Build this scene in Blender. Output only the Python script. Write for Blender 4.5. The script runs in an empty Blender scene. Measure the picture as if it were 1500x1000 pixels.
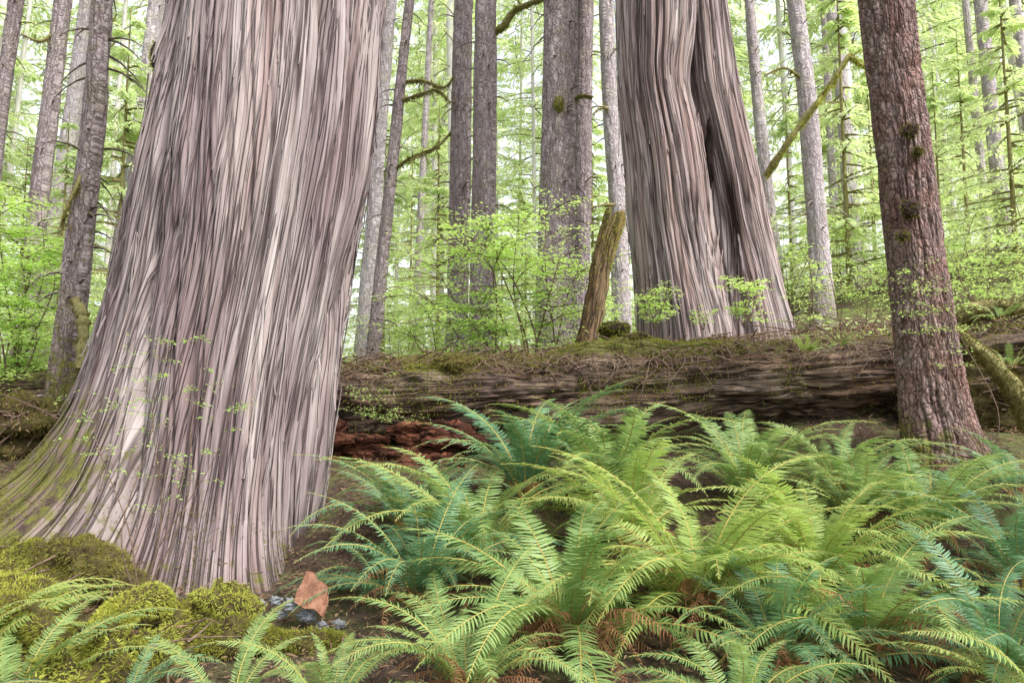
import bpy, math, random
import numpy as np
random.seed(7); rng=np.random.default_rng(7)
S=bpy.context.scene; C=S.collection
PITCH=math.radians(5); c5,s5=math.cos(PITCH),math.sin(PITCH)
CAMZ=1.5
def P(px,py,Y):
    dx=(px-750)/1000; du=(500-py)/1000
    t=Y/(c5-du*s5)
    return np.array([dx*t,Y,CAMZ+(s5+du*c5)*t])
def sstep(a,b,x):
    t=np.clip((np.asarray(x,float)-a)/(b-a),0,1); return t*t*(3-2*t)
def hsh(ix,iy,s):
    n=(ix*374761393+iy*668265263+s*974634777)&0xffffffff
    n=((n^(n>>13))*1274126177)&0xffffffff
    return ((n^(n>>16))&0xffff)/65535.
def vn(x,y,s=0,per=None):
    x,y=np.broadcast_arrays(np.asarray(x,float),np.asarray(y,float))
    ix=np.floor(x).astype(np.int64); iy=np.floor(y).astype(np.int64)
    fx=x-ix; fy=y-iy; fx=fx*fx*(3-2*fx); fy=fy*fy*(3-2*fy)
    i1=ix+1
    if per: ix=ix%per; i1=i1%per
    a=hsh(ix,iy,s); b=hsh(i1,iy,s); c=hsh(ix,iy+1,s); d=hsh(i1,iy+1,s)
    return (a*(1-fx)+b*fx)*(1-fy)+(c*(1-fx)+d*fx)*fy
def ground(x,y):
    x=np.asarray(x,float); y=np.asarray(y,float)
    z=np.interp(y,[-15,3,5,6,7.5,9.5,12,20,40,80,200],[-.3,-.3,-.15,-.02,.4,.85,1.25,2.0,3.5,6.6,14])
    z=z+sstep(2,5,x)*.6*sstep(4.8,7.5,y)
    z=z+.33*np.clip(x-4,0,12)*sstep(10,20,y)
    z=z+sstep(-2.5,-4.5,x)*.25*sstep(4.5,6.5,y)*sstep(14,9,y)
    z=z+.16*(vn(x*.8+50,y*.8+9,3)-.5)+.07*(vn(x*3+50,y*3,4)-.5)
    return z
# ---------------- mesh helpers
org={}
def mk(name,V,faces,mats,parent=None,smooth=True,midx=None,uv=None,attrs=None,origin=None):
    V=np.asarray(V,float)
    if parent is not None: o0=org[parent.name]
    elif origin is not None: o0=np.array(origin,float)
    else: o0=np.array([V[:,0].mean(),V[:,1].mean(),V[:,2].min()])
    me=bpy.data.meshes.new(name)
    me.vertices.add(len(V)); me.vertices.foreach_set('co',(V-o0).astype(np.float32).ravel())
    loops=np.concatenate([np.asarray(f).ravel() for f in faces]).astype(np.int32)
    tot=np.concatenate([np.full(len(f),np.asarray(f).shape[1]) for f in faces])
    st=np.concatenate([[0],np.cumsum(tot)[:-1]]).astype(np.int32)
    me.loops.add(len(loops)); me.loops.foreach_set('vertex_index',loops)
    me.polygons.add(len(tot)); me.polygons.foreach_set('loop_start',st)
    if not isinstance(mats,(list,tuple)): mats=[mats]
    for m in mats: me.materials.append(m)
    if midx is not None:
        me.polygons.foreach_set('material_index',np.concatenate([np.full(len(f),k) for f,k in zip(faces,midx)]).astype(np.int32))
    me.update(calc_edges=True)
    me.polygons.foreach_set('use_smooth',np.full(len(tot),smooth))
    if uv is not None:
        l=me.uv_layers.new(name='UVMap'); l.data.foreach_set('uv',np.asarray(uv)[loops].astype(np.float32).ravel())
    if attrs:
        for k,a in attrs.items():
            at=me.attributes.new(k,'FLOAT','POINT'); at.data.foreach_set('value',np.asarray(a,np.float32).ravel())
    o=bpy.data.objects.new(name,me); C.objects.link(o)
    if parent is not None: o.parent=parent
    else: o.location=o0
    org[o.name]=o0
    return o
def tag(o,label,cat,group=None,kind=None):
    o['label']=label; o['category']=cat
    if group: o['group']=group
    if kind: o['kind']=kind
    return o
def thing(name,label,cat,loc,group=None):
    o=bpy.data.objects.new(name,None); C.objects.link(o); o.location=[float(a) for a in loc]
    o.empty_display_size=.2
    org[o.name]=np.array(loc,float); tag(o,label,cat,group); return o
def copy_tree(root,loc,rz,sc,label=None,group=None):
    r=root.copy(); C.objects.link(r); r.location=[float(a) for a in loc]; r.rotation_euler=(0,0,rz); r.scale=(sc,sc,sc)
    if label: r['label']=label
    if group: r['group']=group
    for ch in list(root.children):
        k=ch.copy(); C.objects.link(k); k.parent=r
        for g in list(ch.children):
            d=g.copy(); C.objects.link(d); d.parent=k
    return r
class G:
    def __init__(s): s.v=[];s.f=[];s.m=[];s.n=0
    def add(s,V,*F,m=0):
        for f in F:
            if len(f): s.f.append(np.asarray(f)+s.n); s.m.append(m)
        s.v.append(np.asarray(V,float)); s.n+=len(V); return s
    def mk(s,name,mats,parent=None,**k):
        return mk(name,np.concatenate(s.v),s.f,mats,parent,midx=s.m,**k)
def nrm(a):
    a=np.asarray(a,float); return a/(np.linalg.norm(a,axis=-1,keepdims=True)+1e-9)
def gridfaces(nz,nt):
    i=np.arange(nz-1)[:,None]*nt+np.arange(nt-1)[None,:]
    i=i.ravel(); return np.stack([i,i+1,i+nt+1,i+nt],1)
def smoothpath(pts,n):
    pts=np.asarray(pts,float); k=len(pts)
    if k<3:
        t=np.linspace(0,1,n)[:,None]; return pts[0]*(1-t)+pts[-1]*t
    t=np.linspace(0,k-1,n); out=[]
    pp=np.vstack([2*pts[0]-pts[1],pts,2*pts[-1]-pts[-2]])
    for a in t:
        i=min(int(a),k-2); f=a-i
        p0,p1,p2,p3=pp[i],pp[i+1],pp[i+2],pp[i+3]
        out.append(.5*((2*p1)+(-p0+p2)*f+(2*p0-5*p1+4*p2-p3)*f*f+(-p0+3*p1-3*p2+p3)*f**3))
    return np.array(out)
def sweep(pts,rad,n=6,disp=None,loc=False):
    pts=np.asarray(pts,float); m=len(pts); rad=np.broadcast_to(rad,(m,))
    T=nrm(np.gradient(pts,axis=0))
    up=np.array([0,0,1.]) if abs(T[:,2]).mean()<.75 else np.array([0,1.,0])
    A=nrm(np.cross(T,up)); B=nrm(np.cross(A,T))
    th=np.linspace(0,2*math.pi,n+1)
    R=rad[:,None]*np.ones((1,n+1))
    s=np.concatenate([[0],np.cumsum(np.linalg.norm(np.diff(pts,axis=0),axis=1))])
    if disp is not None: R=R+disp(th[None,:]/(2*math.pi),s[:,None])
    Nn=A[:,None,:]*np.cos(th)[None,:,None]+B[:,None,:]*np.sin(th)[None,:,None]
    V=pts[:,None,:]+Nn*R[:,:,None]
    F=gridfaces(m,n+1)
    uv=np.stack(np.broadcast_arrays(th[None,:]/(2*math.pi)*2*math.pi*rad.mean(),s[:,None]),-1).reshape(-1,2)
    if loc: return V.reshape(-1,3),F,uv,Nn.reshape(-1,3),s
    return V.reshape(-1,3),F
def leaves(cen,d,nm,L,W):
    cen=np.asarray(cen,float); d=nrm(d); w=nrm(np.cross(d,nm)); n=len(cen)
    L=np.broadcast_to(L,(n,))[:,None]; W=np.broadcast_to(W,(n,))[:,None]
    k=nrm(np.cross(w,d))
    V=np.stack([cen,cen+d*L*.45+w*W*.5+k*W*.1,cen+d*L-k*L*.08,cen+d*L*.45-w*W*.5+k*W*.1],1).reshape(-1,3)
    return V,(np.arange(n)[:,None]*4+np.arange(4)[None,:])
def sample(V,F,n,wfun=None):
    V=np.asarray(V);F=np.asarray(F)
    a,b,c=V[F[:,0]],V[F[:,1]],V[F[:,2]]; d=V[F[:,-1]]
    nr=np.cross(c-a,d-b); ar=np.linalg.norm(nr,axis=1)
    nr=nr/(ar[:,None]+1e-12)
    w=ar.copy()
    if wfun is not None: w=w*wfun((a+c)/2,nr)
    if w.sum()<=0: return np.zeros((0,3)),np.zeros((0,3))
    i=rng.choice(len(F),n,p=w/w.sum()); u=rng.random((n,1)); v=rng.random((n,1))
    p=(a[i]*(1-u)+b[i]*u)*(1-v)+(d[i]*(1-u)+c[i]*u)*v
    return p,nr[i]
def fuzz(p,n,L,W,grav=.4,jit=.8):
    d=nrm(n+rng.normal(0,jit,(len(p),3))*.6-np.array([0,0,grav]))
    L=L*(.5+rng.random(len(p)))
    return leaves(p-n*L[:,None]*.1,d,rng.normal(0,1,(len(p),3)),L,W)
# ---------------- materials
def newmat(name):
    m=bpy.data.materials.new(name); m.use_nodes=True; nt=m.node_tree; nt.nodes.clear()
    out=nt.nodes.new('ShaderNodeOutputMaterial'); return m,nt,out
def N(nt,t,**k):
    n=nt.nodes.new('ShaderNode'+t)
    for a,b in k.items(): setattr(n,a,b)
    return n
def mixc(nt,f,a,b,mode='MIX'):
    n=N(nt,'Mix',data_type='RGBA',blend_type=mode)
    for s,v in ((0,f),(6,a),(7,b)):
        if isinstance(v,(int,float)): n.inputs[s].default_value=v
        elif isinstance(v,tuple): n.inputs[s].default_value=(*v,1)
        else: nt.links.new(v,n.inputs[s])
    return n.outputs[2]
def math_(nt,op,a,b=None,clamp=False):
    n=N(nt,'Math',operation=op,use_clamp=clamp)
    for s,v in ((0,a),(1,b)):
        if v is None: continue
        if isinstance(v,(int,float)): n.inputs[s].default_value=v
        else: nt.links.new(v,n.inputs[s])
    return n.outputs[0]
def ramp(nt,f,stops):
    r=N(nt,'ValToRGB'); e=r.color_ramp.elements
    while len(e)<len(stops): e.new(.5)
    for i,(p,c) in enumerate(stops):
        e[i].position=p; e[i].color=(*c,1) if isinstance(c,tuple) else (c,c,c,1)
    nt.links.new(f,r.inputs[0]); return r.outputs[0]
def noise(nt,vec,scale,detail=6,rough=.6):
    n=N(nt,'TexNoise'); n.inputs['Scale'].default_value=scale; n.inputs['Detail'].default_value=detail; n.inputs['Roughness'].default_value=rough
    if vec is not None: nt.links.new(vec,n.inputs['Vector'])
    return n.outputs[0]
def mapping(nt,vec,sc,loc=(0,0,0)):
    m=N(nt,'Mapping'); m.inputs['Scale'].default_value=sc; m.inputs['Location'].default_value=loc; nt.links.new(vec,m.inputs['Vector']); return m.outputs[0]
MOSS=(.16,.165,.035)
def bark(name,stops,su,sv,bump=.03,vor=0,tint=(.30,.16,.12),tintf=.35,attr=True,moss=MOSS,crev=(.035,.022,.02),cracks=0.,vr=.3,hr=(.12,.5),big=(.52,.47,.5),patch=0.):
    m,nt,out=newmat(name); L=nt.links.new
    tc=N(nt,'TexCoord'); uv=tc.outputs['UV']; geo=N(nt,'NewGeometry')
    oi=N(nt,'ObjectInfo')
    v1=mapping(nt,uv,(su,sv,1)); n1=noise(nt,v1,1,9,.66)
    n2=noise(nt,mapping(nt,uv,(su*3.2,sv*4,1)),1,6,.7)
    f=math_(nt,'ADD',math_(nt,'MULTIPLY',n1,.70),math_(nt,'MULTIPLY',n2,.30))
    hgt=f
    if vor:
        vo=N(nt,'TexVoronoi',feature='DISTANCE_TO_EDGE'); vo.inputs['Scale'].default_value=1
        vv=N(nt,'VectorMath',operation='ADD'); L(mapping(nt,uv,(vor,vor*vr,1)),vv.inputs[0])
        nn=N(nt,'TexNoise'); nn.inputs['Scale'].default_value=12; nn.inputs['Detail'].default_value=4; L(uv,nn.inputs['Vector'])
        sc=N(nt,'VectorMath',operation='SCALE'); sc.inputs[3].default_value=1.6; L(nn.outputs[1],sc.inputs[0])
        L(sc.outputs[0],vv.inputs[1]); L(vv.outputs[0],vo.inputs['Vector'])
        e=math_(nt,'MULTIPLY',vo.outputs[0],3.2,True)
    col=ramp(nt,f,stops)
    n3=noise(nt,mapping(nt,uv,(su*.22,sv*.5,1)),1,4,.6)
    col=mixc(nt,math_(nt,'MULTIPLY',ramp(nt,n3,[(.46,0.),(.64,1.)]),tintf),col,tint)
    n5=noise(nt,mapping(nt,geo.outputs['Position'],(1.6,1.6,.32)),1.,5,.6)
    col=mixc(nt,ramp(nt,n5,[(.40,.9),(.56,0.)]),col,mixc(nt,1.,col,big,'MULTIPLY'))
    if patch:
        n6=noise(nt,geo.outputs['Position'],3.2,8,.7)
        col=mixc(nt,math_(nt,'MULTIPLY',ramp(nt,n6,[(.44,0.),(.60,1.)]),patch),col,mixc(nt,1.,col,(.38,.34,.26),'MULTIPLY'))
    if vor:
        col=mixc(nt,math_(nt,'SUBTRACT',1.,ramp(nt,e,[(.0,.15),(.35,1.)])),col,crev)
        hgt=math_(nt,'ADD',math_(nt,'MULTIPLY',f,.5),math_(nt,'MULTIPLY',e,.6))
    if cracks:
        ck=None
        for (a,b,wd,lc) in ((.45,.45,.045,0.),(1.2,1.1,.04,5.),(.17,.25,.022,9.)):
            q=noise(nt,mapping(nt,uv,(su*a,sv*b,1),(lc,lc,0)),1,2.5,.5)
            q=math_(nt,'ABSOLUTE',math_(nt,'SUBTRACT',math_(nt,'MULTIPLY',q,2.),1.))
            q=ramp(nt,q,[(.0,0.),(wd,1.)])
            ck=q if ck is None else math_(nt,'MULTIPLY',ck,q)
        col=mixc(nt,math_(nt,'MULTIPLY',math_(nt,'SUBTRACT',1.,ck),cracks),col,crev)
        hgt=math_(nt,'ADD',math_(nt,'MULTIPLY',hgt,.6),math_(nt,'MULTIPLY',ck,.6))
    if attr:
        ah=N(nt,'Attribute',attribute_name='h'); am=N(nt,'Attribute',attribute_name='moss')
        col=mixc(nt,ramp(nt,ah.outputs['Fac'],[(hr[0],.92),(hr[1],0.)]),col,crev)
        col=mixc(nt,ramp(nt,am.outputs['Fac'],[(.28,0.),(.60,.85)]),col,mixc(nt,1.,col,(.42,.34,.28),'MULTIPLY'))
        n4=noise(nt,geo.outputs['Position'],9,8,.7)
        mf=math_(nt,'ADD',am.outputs['Fac'],math_(nt,'MULTIPLY',math_(nt,'SUBTRACT',n4,.5),1.6))
        mf=ramp(nt,mf,[(.42,0.),(.66,.9)])
        mc=mixc(nt,noise(nt,geo.outputs['Position'],40,4),tuple(a*.25 for a in moss),tuple(a*1.4 for a in moss))
        col=mixc(nt,mf,col,mc)
    else:
        col=mixc(nt,math_(nt,'MULTIPLY',oi.outputs['Random'],.6),col,mixc(nt,1.,col,(.62,.57,.57),'MULTIPLY'))
    b=N(nt,'BsdfPrincipled'); L(col,b.inputs['Base Color']); b.inputs['Roughness'].default_value=.9; b.inputs['Specular IOR Level'].default_value=.15
    bp=N(nt,'Bump'); bp.inputs['Distance'].default_value=bump; bp.inputs['Strength'].default_value=1.; L(hgt,bp.inputs['Height']); L(bp.outputs[0],b.inputs['Normal'])
    L(b.outputs[0],out.inputs[0]); return m
def leafm(name,c1,c2,trans=.4,rough=.5,sc=2.5,spec=.4,tb=1.2):
    m,nt,out=newmat(name); L=nt.links.new
    geo=N(nt,'NewGeometry'); oi=N(nt,'ObjectInfo')
    n=noise(nt,geo.outputs['Position'],sc,5,.7)
    f=math_(nt,'ADD',math_(nt,'MULTIPLY',oi.outputs['Random'],.45),math_(nt,'MULTIPLY',ramp(nt,n,[(.35,0.),(.65,1.)]),.55))
    col=mixc(nt,f,c1,c2)
    b=N(nt,'BsdfPrincipled'); L(col,b.inputs['Base Color']); b.inputs['Roughness'].default_value=rough; b.inputs['Specular IOR Level'].default_value=spec
    t=N(nt,'BsdfTranslucent'); tcol=mixc(nt,1.,col,(1.2*tb,1.2*tb,.9*tb),'MULTIPLY'); L(tcol,t.inputs[0])
    mx=N(nt,'MixShader'); mx.inputs[0].default_value=trans; L(b.outputs[0],mx.inputs[1]); L(t.outputs[0],mx.inputs[2]); L(mx.outputs[0],out.inputs[0]); return m
def plain(name,c1,c2,sc=8,rough=.9,bump=.01,stops=(.35,.65)):
    m,nt,out=newmat(name); L=nt.links.new
    geo=N(nt,'NewGeometry'); n=noise(nt,geo.outputs['Position'],sc,9,.7)
    col=mixc(nt,ramp(nt,n,[(stops[0],0.),(stops[1],1.)]),c1,c2)
    b=N(nt,'BsdfPrincipled'); L(col,b.inputs['Base Color']); b.inputs['Roughness'].default_value=rough; b.inputs['Specular IOR Level'].default_value=.25
    bp=N(nt,'Bump'); bp.inputs['Distance'].default_value=bump; L(n,bp.inputs['Height']); L(bp.outputs[0],b.inputs['Normal'])
    L(b.outputs[0],out.inputs[0]); return m
M={}
M['cedar']=bark('cedar_bark',[(.31,(.15,.112,.11)),(.42,(.265,.215,.21)),(.52,(.375,.32,.312)),(.66,(.57,.51,.50))],14,.30,.028,tint=(.29,.19,.175),tintf=.5,cracks=.8,hr=(.03,.26),crev=(.05,.033,.032),big=(.66,.60,.63))
M['cedar2']=bark('cedar_bark_weathered',[(.31,(.15,.11,.105)),(.42,(.27,.22,.21)),(.52,(.40,.34,.33)),(.66,(.60,.54,.52))],11,.26,.035,tint=(.35,.22,.18),tintf=.55,cracks=.75,hr=(.03,.26),crev=(.05,.033,.03),big=(.74,.69,.70))
M['hem']=bark('hemlock_bark',[(.28,(.085,.052,.045)),(.42,(.21,.14,.125)),(.54,(.34,.25,.23)),(.70,(.54,.46,.44))],14,5,.035,vor=23,tint=(.30,.15,.11),tintf=.5,vr=.36,big=(.7,.62,.62))
M['mid']=bark('mid_conifer_bark',[(.25,(.14,.105,.105)),(.42,(.27,.22,.22)),(.55,(.40,.34,.345)),(.75,(.57,.52,.52))],9,4,.03,vor=15,tint=(.29,.26,.15),tintf=.4,crev=(.08,.06,.06),big=(.75,.7,.72))
M['mid_hazed']=bark('hazed_conifer_bark',[(.25,(.29,.25,.26)),(.42,(.44,.39,.40)),(.55,(.57,.52,.53)),(.75,(.72,.68,.69))],9,4,.03,vor=11,tint=(.47,.45,.31),tintf=.45,crev=(.2,.17,.17),big=(.8,.75,.77))  # distance haze painted into the bark as paler tones
M['far']=bark('far_hazed_bark',[(.25,(.60,.56,.57)),(.5,(.74,.71,.72)),(.75,(.86,.84,.85))],6,3,.02,tint=(.66,.68,.52),tintf=.5,attr=False,big=(.9,.88,.9))  # far trunks paler still, their haze is in the base colour
M['log']=bark('rotting_log_wood',[(.30,(.045,.03,.022)),(.42,(.14,.10,.074)),(.54,(.25,.19,.145)),(.70,(.42,.35,.28))],15,.9,.05,tint=(.24,.13,.08),tintf=.45,moss=(.15,.15,.045),crev=(.018,.012,.008),cracks=.8,hr=(.06,.36),patch=.5)
M['red']=bark('red_rotten_wood',[(.30,(.03,.012,.008)),(.45,(.11,.042,.025)),(.58,(.21,.085,.05)),(.75,(.30,.17,.1))],14,2.5,.06,tint=(.22,.07,.034),tintf=.5,crev=(.012,.006,.004),cracks=.8,patch=.5)
M['snag']=bark('snag_wood',[(.28,(.09,.06,.03)),(.43,(.22,.15,.08)),(.56,(.38,.28,.16)),(.72,(.52,.41,.26))],18,1.2,.04,tint=(.30,.16,.08),tintf=.5,cracks=.7)
M['moss']=leafm('moss_fuzz',(.13,.145,.025),(.33,.33,.06),.3,.8,6,.1)
M['mossd']=leafm('moss_fuzz_brown',(.09,.08,.025),(.26,.235,.06),.25,.8,6,.1)
M['mossy']=leafm('moss_fuzz_bright',(.24,.27,.045),(.50,.51,.11),.35,.8,7,.1)
M['mossbody']=plain('moss_body',(.03,.02,.011),(.12,.10,.028),14,.95,.03)
M['frond']=leafm('fern_blade',(.12,.225,.065),(.30,.41,.14),.36,.5,1.6,.45)
M['frondb']=leafm('fern_blade_bluish',(.07,.18,.085),(.18,.31,.15),.32,.48,1.6,.5)
M['frondy']=leafm('fern_blade_yellowish',(.23,.34,.08),(.43,.53,.18),.42,.5,1.6,.4)
M['rachis']=plain('fern_rachis',(.32,.24,.06),(.45,.35,.09),20,.6,.001)
M['dead']=leafm('dead_fern',(.19,.08,.035),(.40,.21,.11),.2,.85,5,.1)
M['maple']=leafm('vine_maple_leaf',(.42,.58,.18),(.64,.78,.33),.52,.5,3,.3)
M['huck']=leafm('huckleberry_leaf',(.31,.47,.13),(.50,.64,.23),.5,.5,4,.3)
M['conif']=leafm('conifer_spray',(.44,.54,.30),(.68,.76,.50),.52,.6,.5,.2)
M['conif_hazed']=leafm('hazed_conifer_spray',(.70,.78,.57),(.87,.92,.76),.52,.7,.12,.1)  # leaves whitened so the colour carries the distance haze
M['conifm']=leafm('near_conifer_spray',(.26,.38,.14),(.46,.58,.27),.5,.6,.7,.2)
M['herb']=leafm('undergrowth_leaf',(.40,.53,.21),(.64,.75,.39),.5,.6,1.2,.2)
M['twig']=plain('twig_bark',(.08,.05,.035),(.20,.14,.10),30,.9,.002)
M['mtwig']=plain('mossy_twig',(.12,.10,.045),(.30,.28,.11),18,.95,.006)
M['litter']=leafm('needle_litter',(.11,.065,.035),(.33,.23,.14),.1,.9,3,.1)
M['stone']=plain('grey_stone',(.09,.10,.11),(.25,.26,.27),30,.8,.006)
M['slab']=plain('fresh_red_bark',(.15,.06,.035),(.38,.20,.13),14,.85,.02)
M['black']=plain('hollow_shade',(.008,.005,.004),(.02,.013,.01),8,1,.01)  # near-black colour standing in for shade inside hollow wood
def ground_mat():
    m,nt,out=newmat('forest_floor'); L=nt.links.new
    geo=N(nt,'NewGeometry'); p=geo.outputs['Position']
    n1=noise(nt,p,3,9,.7); n2=noise(nt,p,35,6,.75); n3=noise(nt,p,.7,4)
    col=ramp(nt,n2,[(.3,(.02,.012,.008)),(.5,(.07,.04,.026)),(.7,(.17,.105,.07))])
    g=mixc(nt,n2,(.05,.06,.015),(.19,.21,.05))
    col=mixc(nt,ramp(nt,math_(nt,'ADD',math_(nt,'MULTIPLY',n1,.6),math_(nt,'MULTIPLY',n3,.5)),[(.52,0.),(.62,.9)]),col,g)
    b=N(nt,'BsdfPrincipled'); L(col,b.inputs['Base Color']); b.inputs['Roughness'].default_value=.95
    bp=N(nt,'Bump'); bp.inputs['Distance'].default_value=.04; L(n2,bp.inputs['Height']); L(bp.outputs[0],b.inputs['Normal'])
    L(b.outputs[0],out.inputs[0]); return m
M['ground']=ground_mat()
# ---------------- ground
def axis(lo,hi,n,c,w):
    t=np.linspace(-1,1,n); a=np.sinh(t*3.2)/math.sinh(3.2)
    return np.where(a<0,c+a*(c-lo),c+a*(hi-c))
gx=axis(-160,160,340,0,1); gy=axis(-15,200,340,6,1)
GX,GY=np.meshgrid(gx,gy); GZ=ground(GX,GY)
o=mk('ground',np.stack([GX,GY,GZ],-1).reshape(-1,3),[gridfaces(340,340)],M['ground'],origin=(0,0,0))
o['kind']='structure'; o['label']='mossy brown forest floor rising away under the trees'; o['category']='ground'
# ---------------- trunks
def trunk_grid(rows,Y,ztop,zbot,nth,dz,dispf=None,flares=(),zdense=None,mossf=None,taper=.5):
    z=[];cx=[];r=[]
    for py,xl,xr in rows:
        a=P(xl,py,Y);b=P(xr,py,Y)
        fl,fr=math.atan(a[0]/Y),math.atan(b[0]/Y); ph=(fl+fr)/2; de=(fr-fl)/2
        z.append(a[2]);cx.append(Y*math.tan(ph));r.append(Y/math.cos(ph)*math.sin(de))
    k=np.argsort(z); z=np.array(z)[k];cx=np.array(cx)[k];r=np.array(r)[k]
    sb=(cx[1]-cx[0])/(z[1]-z[0]); stp=(cx[-1]-cx[-2])/(z[-1]-z[-2])
    def cxe(q): return np.where(q<z[0],cx[0]+sb*(q-z[0]),np.where(q>z[-1],cx[-1]+stp*(q-z[-1]),np.interp(q,z,cx)))
    def re(q):
        a=np.interp(q,z,r); return a*np.where(q>z[-1],1-taper*np.clip((q-z[-1])/(ztop-z[-1]),0,1),1)
    def sm(f,q): return (f(q-.3)+f(q-.15)+f(q)+f(q+.15)+f(q+.3))/5
    zd=zdense or z[-1]+.5
    zs=np.concatenate([np.arange(zbot,zd,dz),np.linspace(zd,ztop,14)])
    CX=sm(cxe,zs)[:,None]; R=sm(re,zs)[:,None]
    u=np.linspace(0,1,nth+1)[None,:]; th=math.pi/2+2*math.pi*u; Z=zs[:,None]
    rr=R*np.ones_like(u)
    for (t0,amp,h,p,z0) in flares:
        rr=rr+amp*np.exp(-np.maximum(Z-z0,-.3)/h)*np.clip(np.cos(th-math.radians(t0)),0,1)**p
    hh=np.ones_like(rr)
    if dispf:
        d,hh=dispf(u,Z,th,rr); rr=rr+d; hh=hh*np.ones_like(rr)
    X=CX+rr*np.cos(th); YY=Y+rr*np.sin(th); ZZ=Z+0*rr
    V=np.stack([X,YY,ZZ],-1)
    uv=np.stack(np.broadcast_arrays(u*2*math.pi*R.mean()+.22*(vn(u*8,Z*.35,4,8)-.5)+.03*(vn(u*30,Z*1.2,5,30)-.5),Z),-1)
    ms=mossf(Z,th,u)*np.ones_like(rr) if mossf else np.zeros_like(rr)
    return V,uv,hh,ms
def put_trunk(name,gr,mat,parent,extra=None):
    V,uv,h,ms=gr; nz,nt,_=V.shape
    F=[gridfaces(nz,nt)]; VV=V.reshape(-1,3); UV=uv.reshape(-1,2); H=h.ravel(); MS=ms.ravel(); mi=[0]
    if extra is not None:
        eV,eF,eUV,eH,eM=extra
        F.append(eF+len(VV)); VV=np.vstack([VV,eV]); UV=np.vstack([UV,eUV]); H=np.r_[H,eH]; MS=np.r_[MS,eM]; mi.append(0)
    return mk(name,VV,F,mat,parent,uv=UV,attrs={'h':H,'moss':MS},midx=mi)
def groove(n,k=2.6,p=.6): return np.minimum(1,np.abs(2*n-1)*k)**p
def cedar_disp(seed,n1,n2,a1,a2,nf,af,twist=0.,warp=1.,fold=.5):
    def f(u,z,th,r):
        uu=u+twist*z+warp*(.034*(vn(u*6,z*.40,seed,6)-.5)+.004*(vn(u*40,z*.8,seed+1,40)-.5))
        fl=vn(uu*nf,z*.10,seed+2,nf)*.65+vn(uu*nf*2,z*.14,seed+7,nf*2)*.35
        f2=groove(vn(uu*nf*2,z*.12,seed+8,nf*2),4.,.6)
        f3=groove(vn(uu*nf*4,z*.15,seed+12,nf*4),4.5,.6)
        h1=groove(vn(uu*n1,z*.16,seed+3,n1),2.6,.7); h2=groove(vn(uu*n2,z*.4,seed+4,n2),2.2,.8)
        st=vn(uu*n2,z*.25,seed+5,n2); lay=np.floor(vn(uu*n1,z*.22,seed+6,n1)*5)/5
        d=af*(fl-.5)*2+af*fold*(f2-1)+a1*.9*(f3-1)+a1*.8*(h1-.6)+a2*(h2*.6+st*.6-.6)+a2*1.0*(lay-.4)
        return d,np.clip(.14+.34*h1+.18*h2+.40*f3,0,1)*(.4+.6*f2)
    return f
def strips(gr,n,zlo,zhi,seed,lmin=.3,lmax=1.2,w=.03,lift=.05):
    V,uv,h,ms=gr; rg=np.random.default_rng(seed); nz,nt,_=V.shape; zc=V[:,0,2]
    vs=[];fs=[];us=[];mm=[];k=0
    for _ in range(n):
        j=rg.uniform(0,nt-2); z0=rg.uniform(zlo,zhi); L=rg.uniform(lmin,lmax); m=9
        up=rg.random()<.5; ww=w*rg.uniform(.4,1.3); dj=rg.normal(0,.003)*nt; lf=lift*rg.uniform(.2,1)
        cen=V.mean(1); du=rg.uniform(0,8)
        row=[]
        for i in range(m):
            t=i/(m-1); z=z0+t*L; zi=np.clip(np.interp(z,zc,np.arange(nz)),0,nz-2); a=int(zi)
            jj=(j+dj*t)%(nt-2); b=int(jj); p=V[a,b]*(1-(zi-a))+V[a+1,b]*(zi-a)
            q=V[a,(b+3)%nt]; tg=nrm(q-p); nn=nrm(p-cen[a]); nn[2]=0
            off=.006+lf*((t if up else 1-t)**3)
            wv=ww*math.sin(math.pi*min(1,.12+t*.8))**.6
            row+= [p+nn*off-tg*wv*.5,p+nn*(off+.010),p+nn*off+tg*wv*.5]
            us+=[(du,z),(du+.02,z),(du+.04,z)]; mm+=[ms[a,b]]*3
        vs+=row; fs.append(gridfaces(m,3)+k); k+=m*3
    vs=np.array(vs); return vs,np.concatenate(fs),np.array(us),np.full(len(vs),.85),np.array(mm)
# --- big left cedar
rowsA=[(0,247,570),(100,229,566),(200,209,559),(300,184,547),(400,164,530),(500,142,513),(600,124,499),(700,112,486),(760,110,474),(800,110,464),(880,110,448)]
def mossA(z,th,u):
    low=1-sstep(-.4,.7,z)
    left=np.clip(np.cos(th-math.radians(203)),0,1)**1.5
    return .08+low*.36+left*.62*(1-sstep(.8,2.4,z))-.10*sstep(1.5,4,z)+.30*(vn(u*14,z*1.2,66,14)-.5)*(1-sstep(1,2.5,z))
def dA(u,z,th,r):
    d,h=cedar_disp(11,60,190,.055,.018,8,.17,.010,1.2,.75)(u,z,th,r)
    left=np.clip(np.cos(th-math.radians(200)),0,1)**2*(1-sstep(1.0,3.2,z))
    return d,h*(1-.72*left)
cA=P(285,760,7.2); baseA=np.array([cA[0],7.2,float(ground(cA[0],7.2))])
grA=trunk_grid(rowsA,7.2,15,-.8,1200,.028,dA,
   flares=[(197,2.0,.50,10,.1),(-50,.46,.45,7,-.1),(-88,.30,.40,9,-.1),(-125,.45,.5,10,.1),(236,.6,.6,10,.1)],zdense=7.2,mossf=mossA)
tA=thing('cedar_tree','huge pale ribbed cedar with flared mossy base filling the left of the view','tree',baseA)
put_trunk('trunk',grA,M['cedar'],tA,strips(grA,520,-.1,6.8,5,.3,1.7,.035,.06))
FA=gridfaces(*grA[0].shape[:2]); VA=grA[0].reshape(-1,3)
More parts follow.
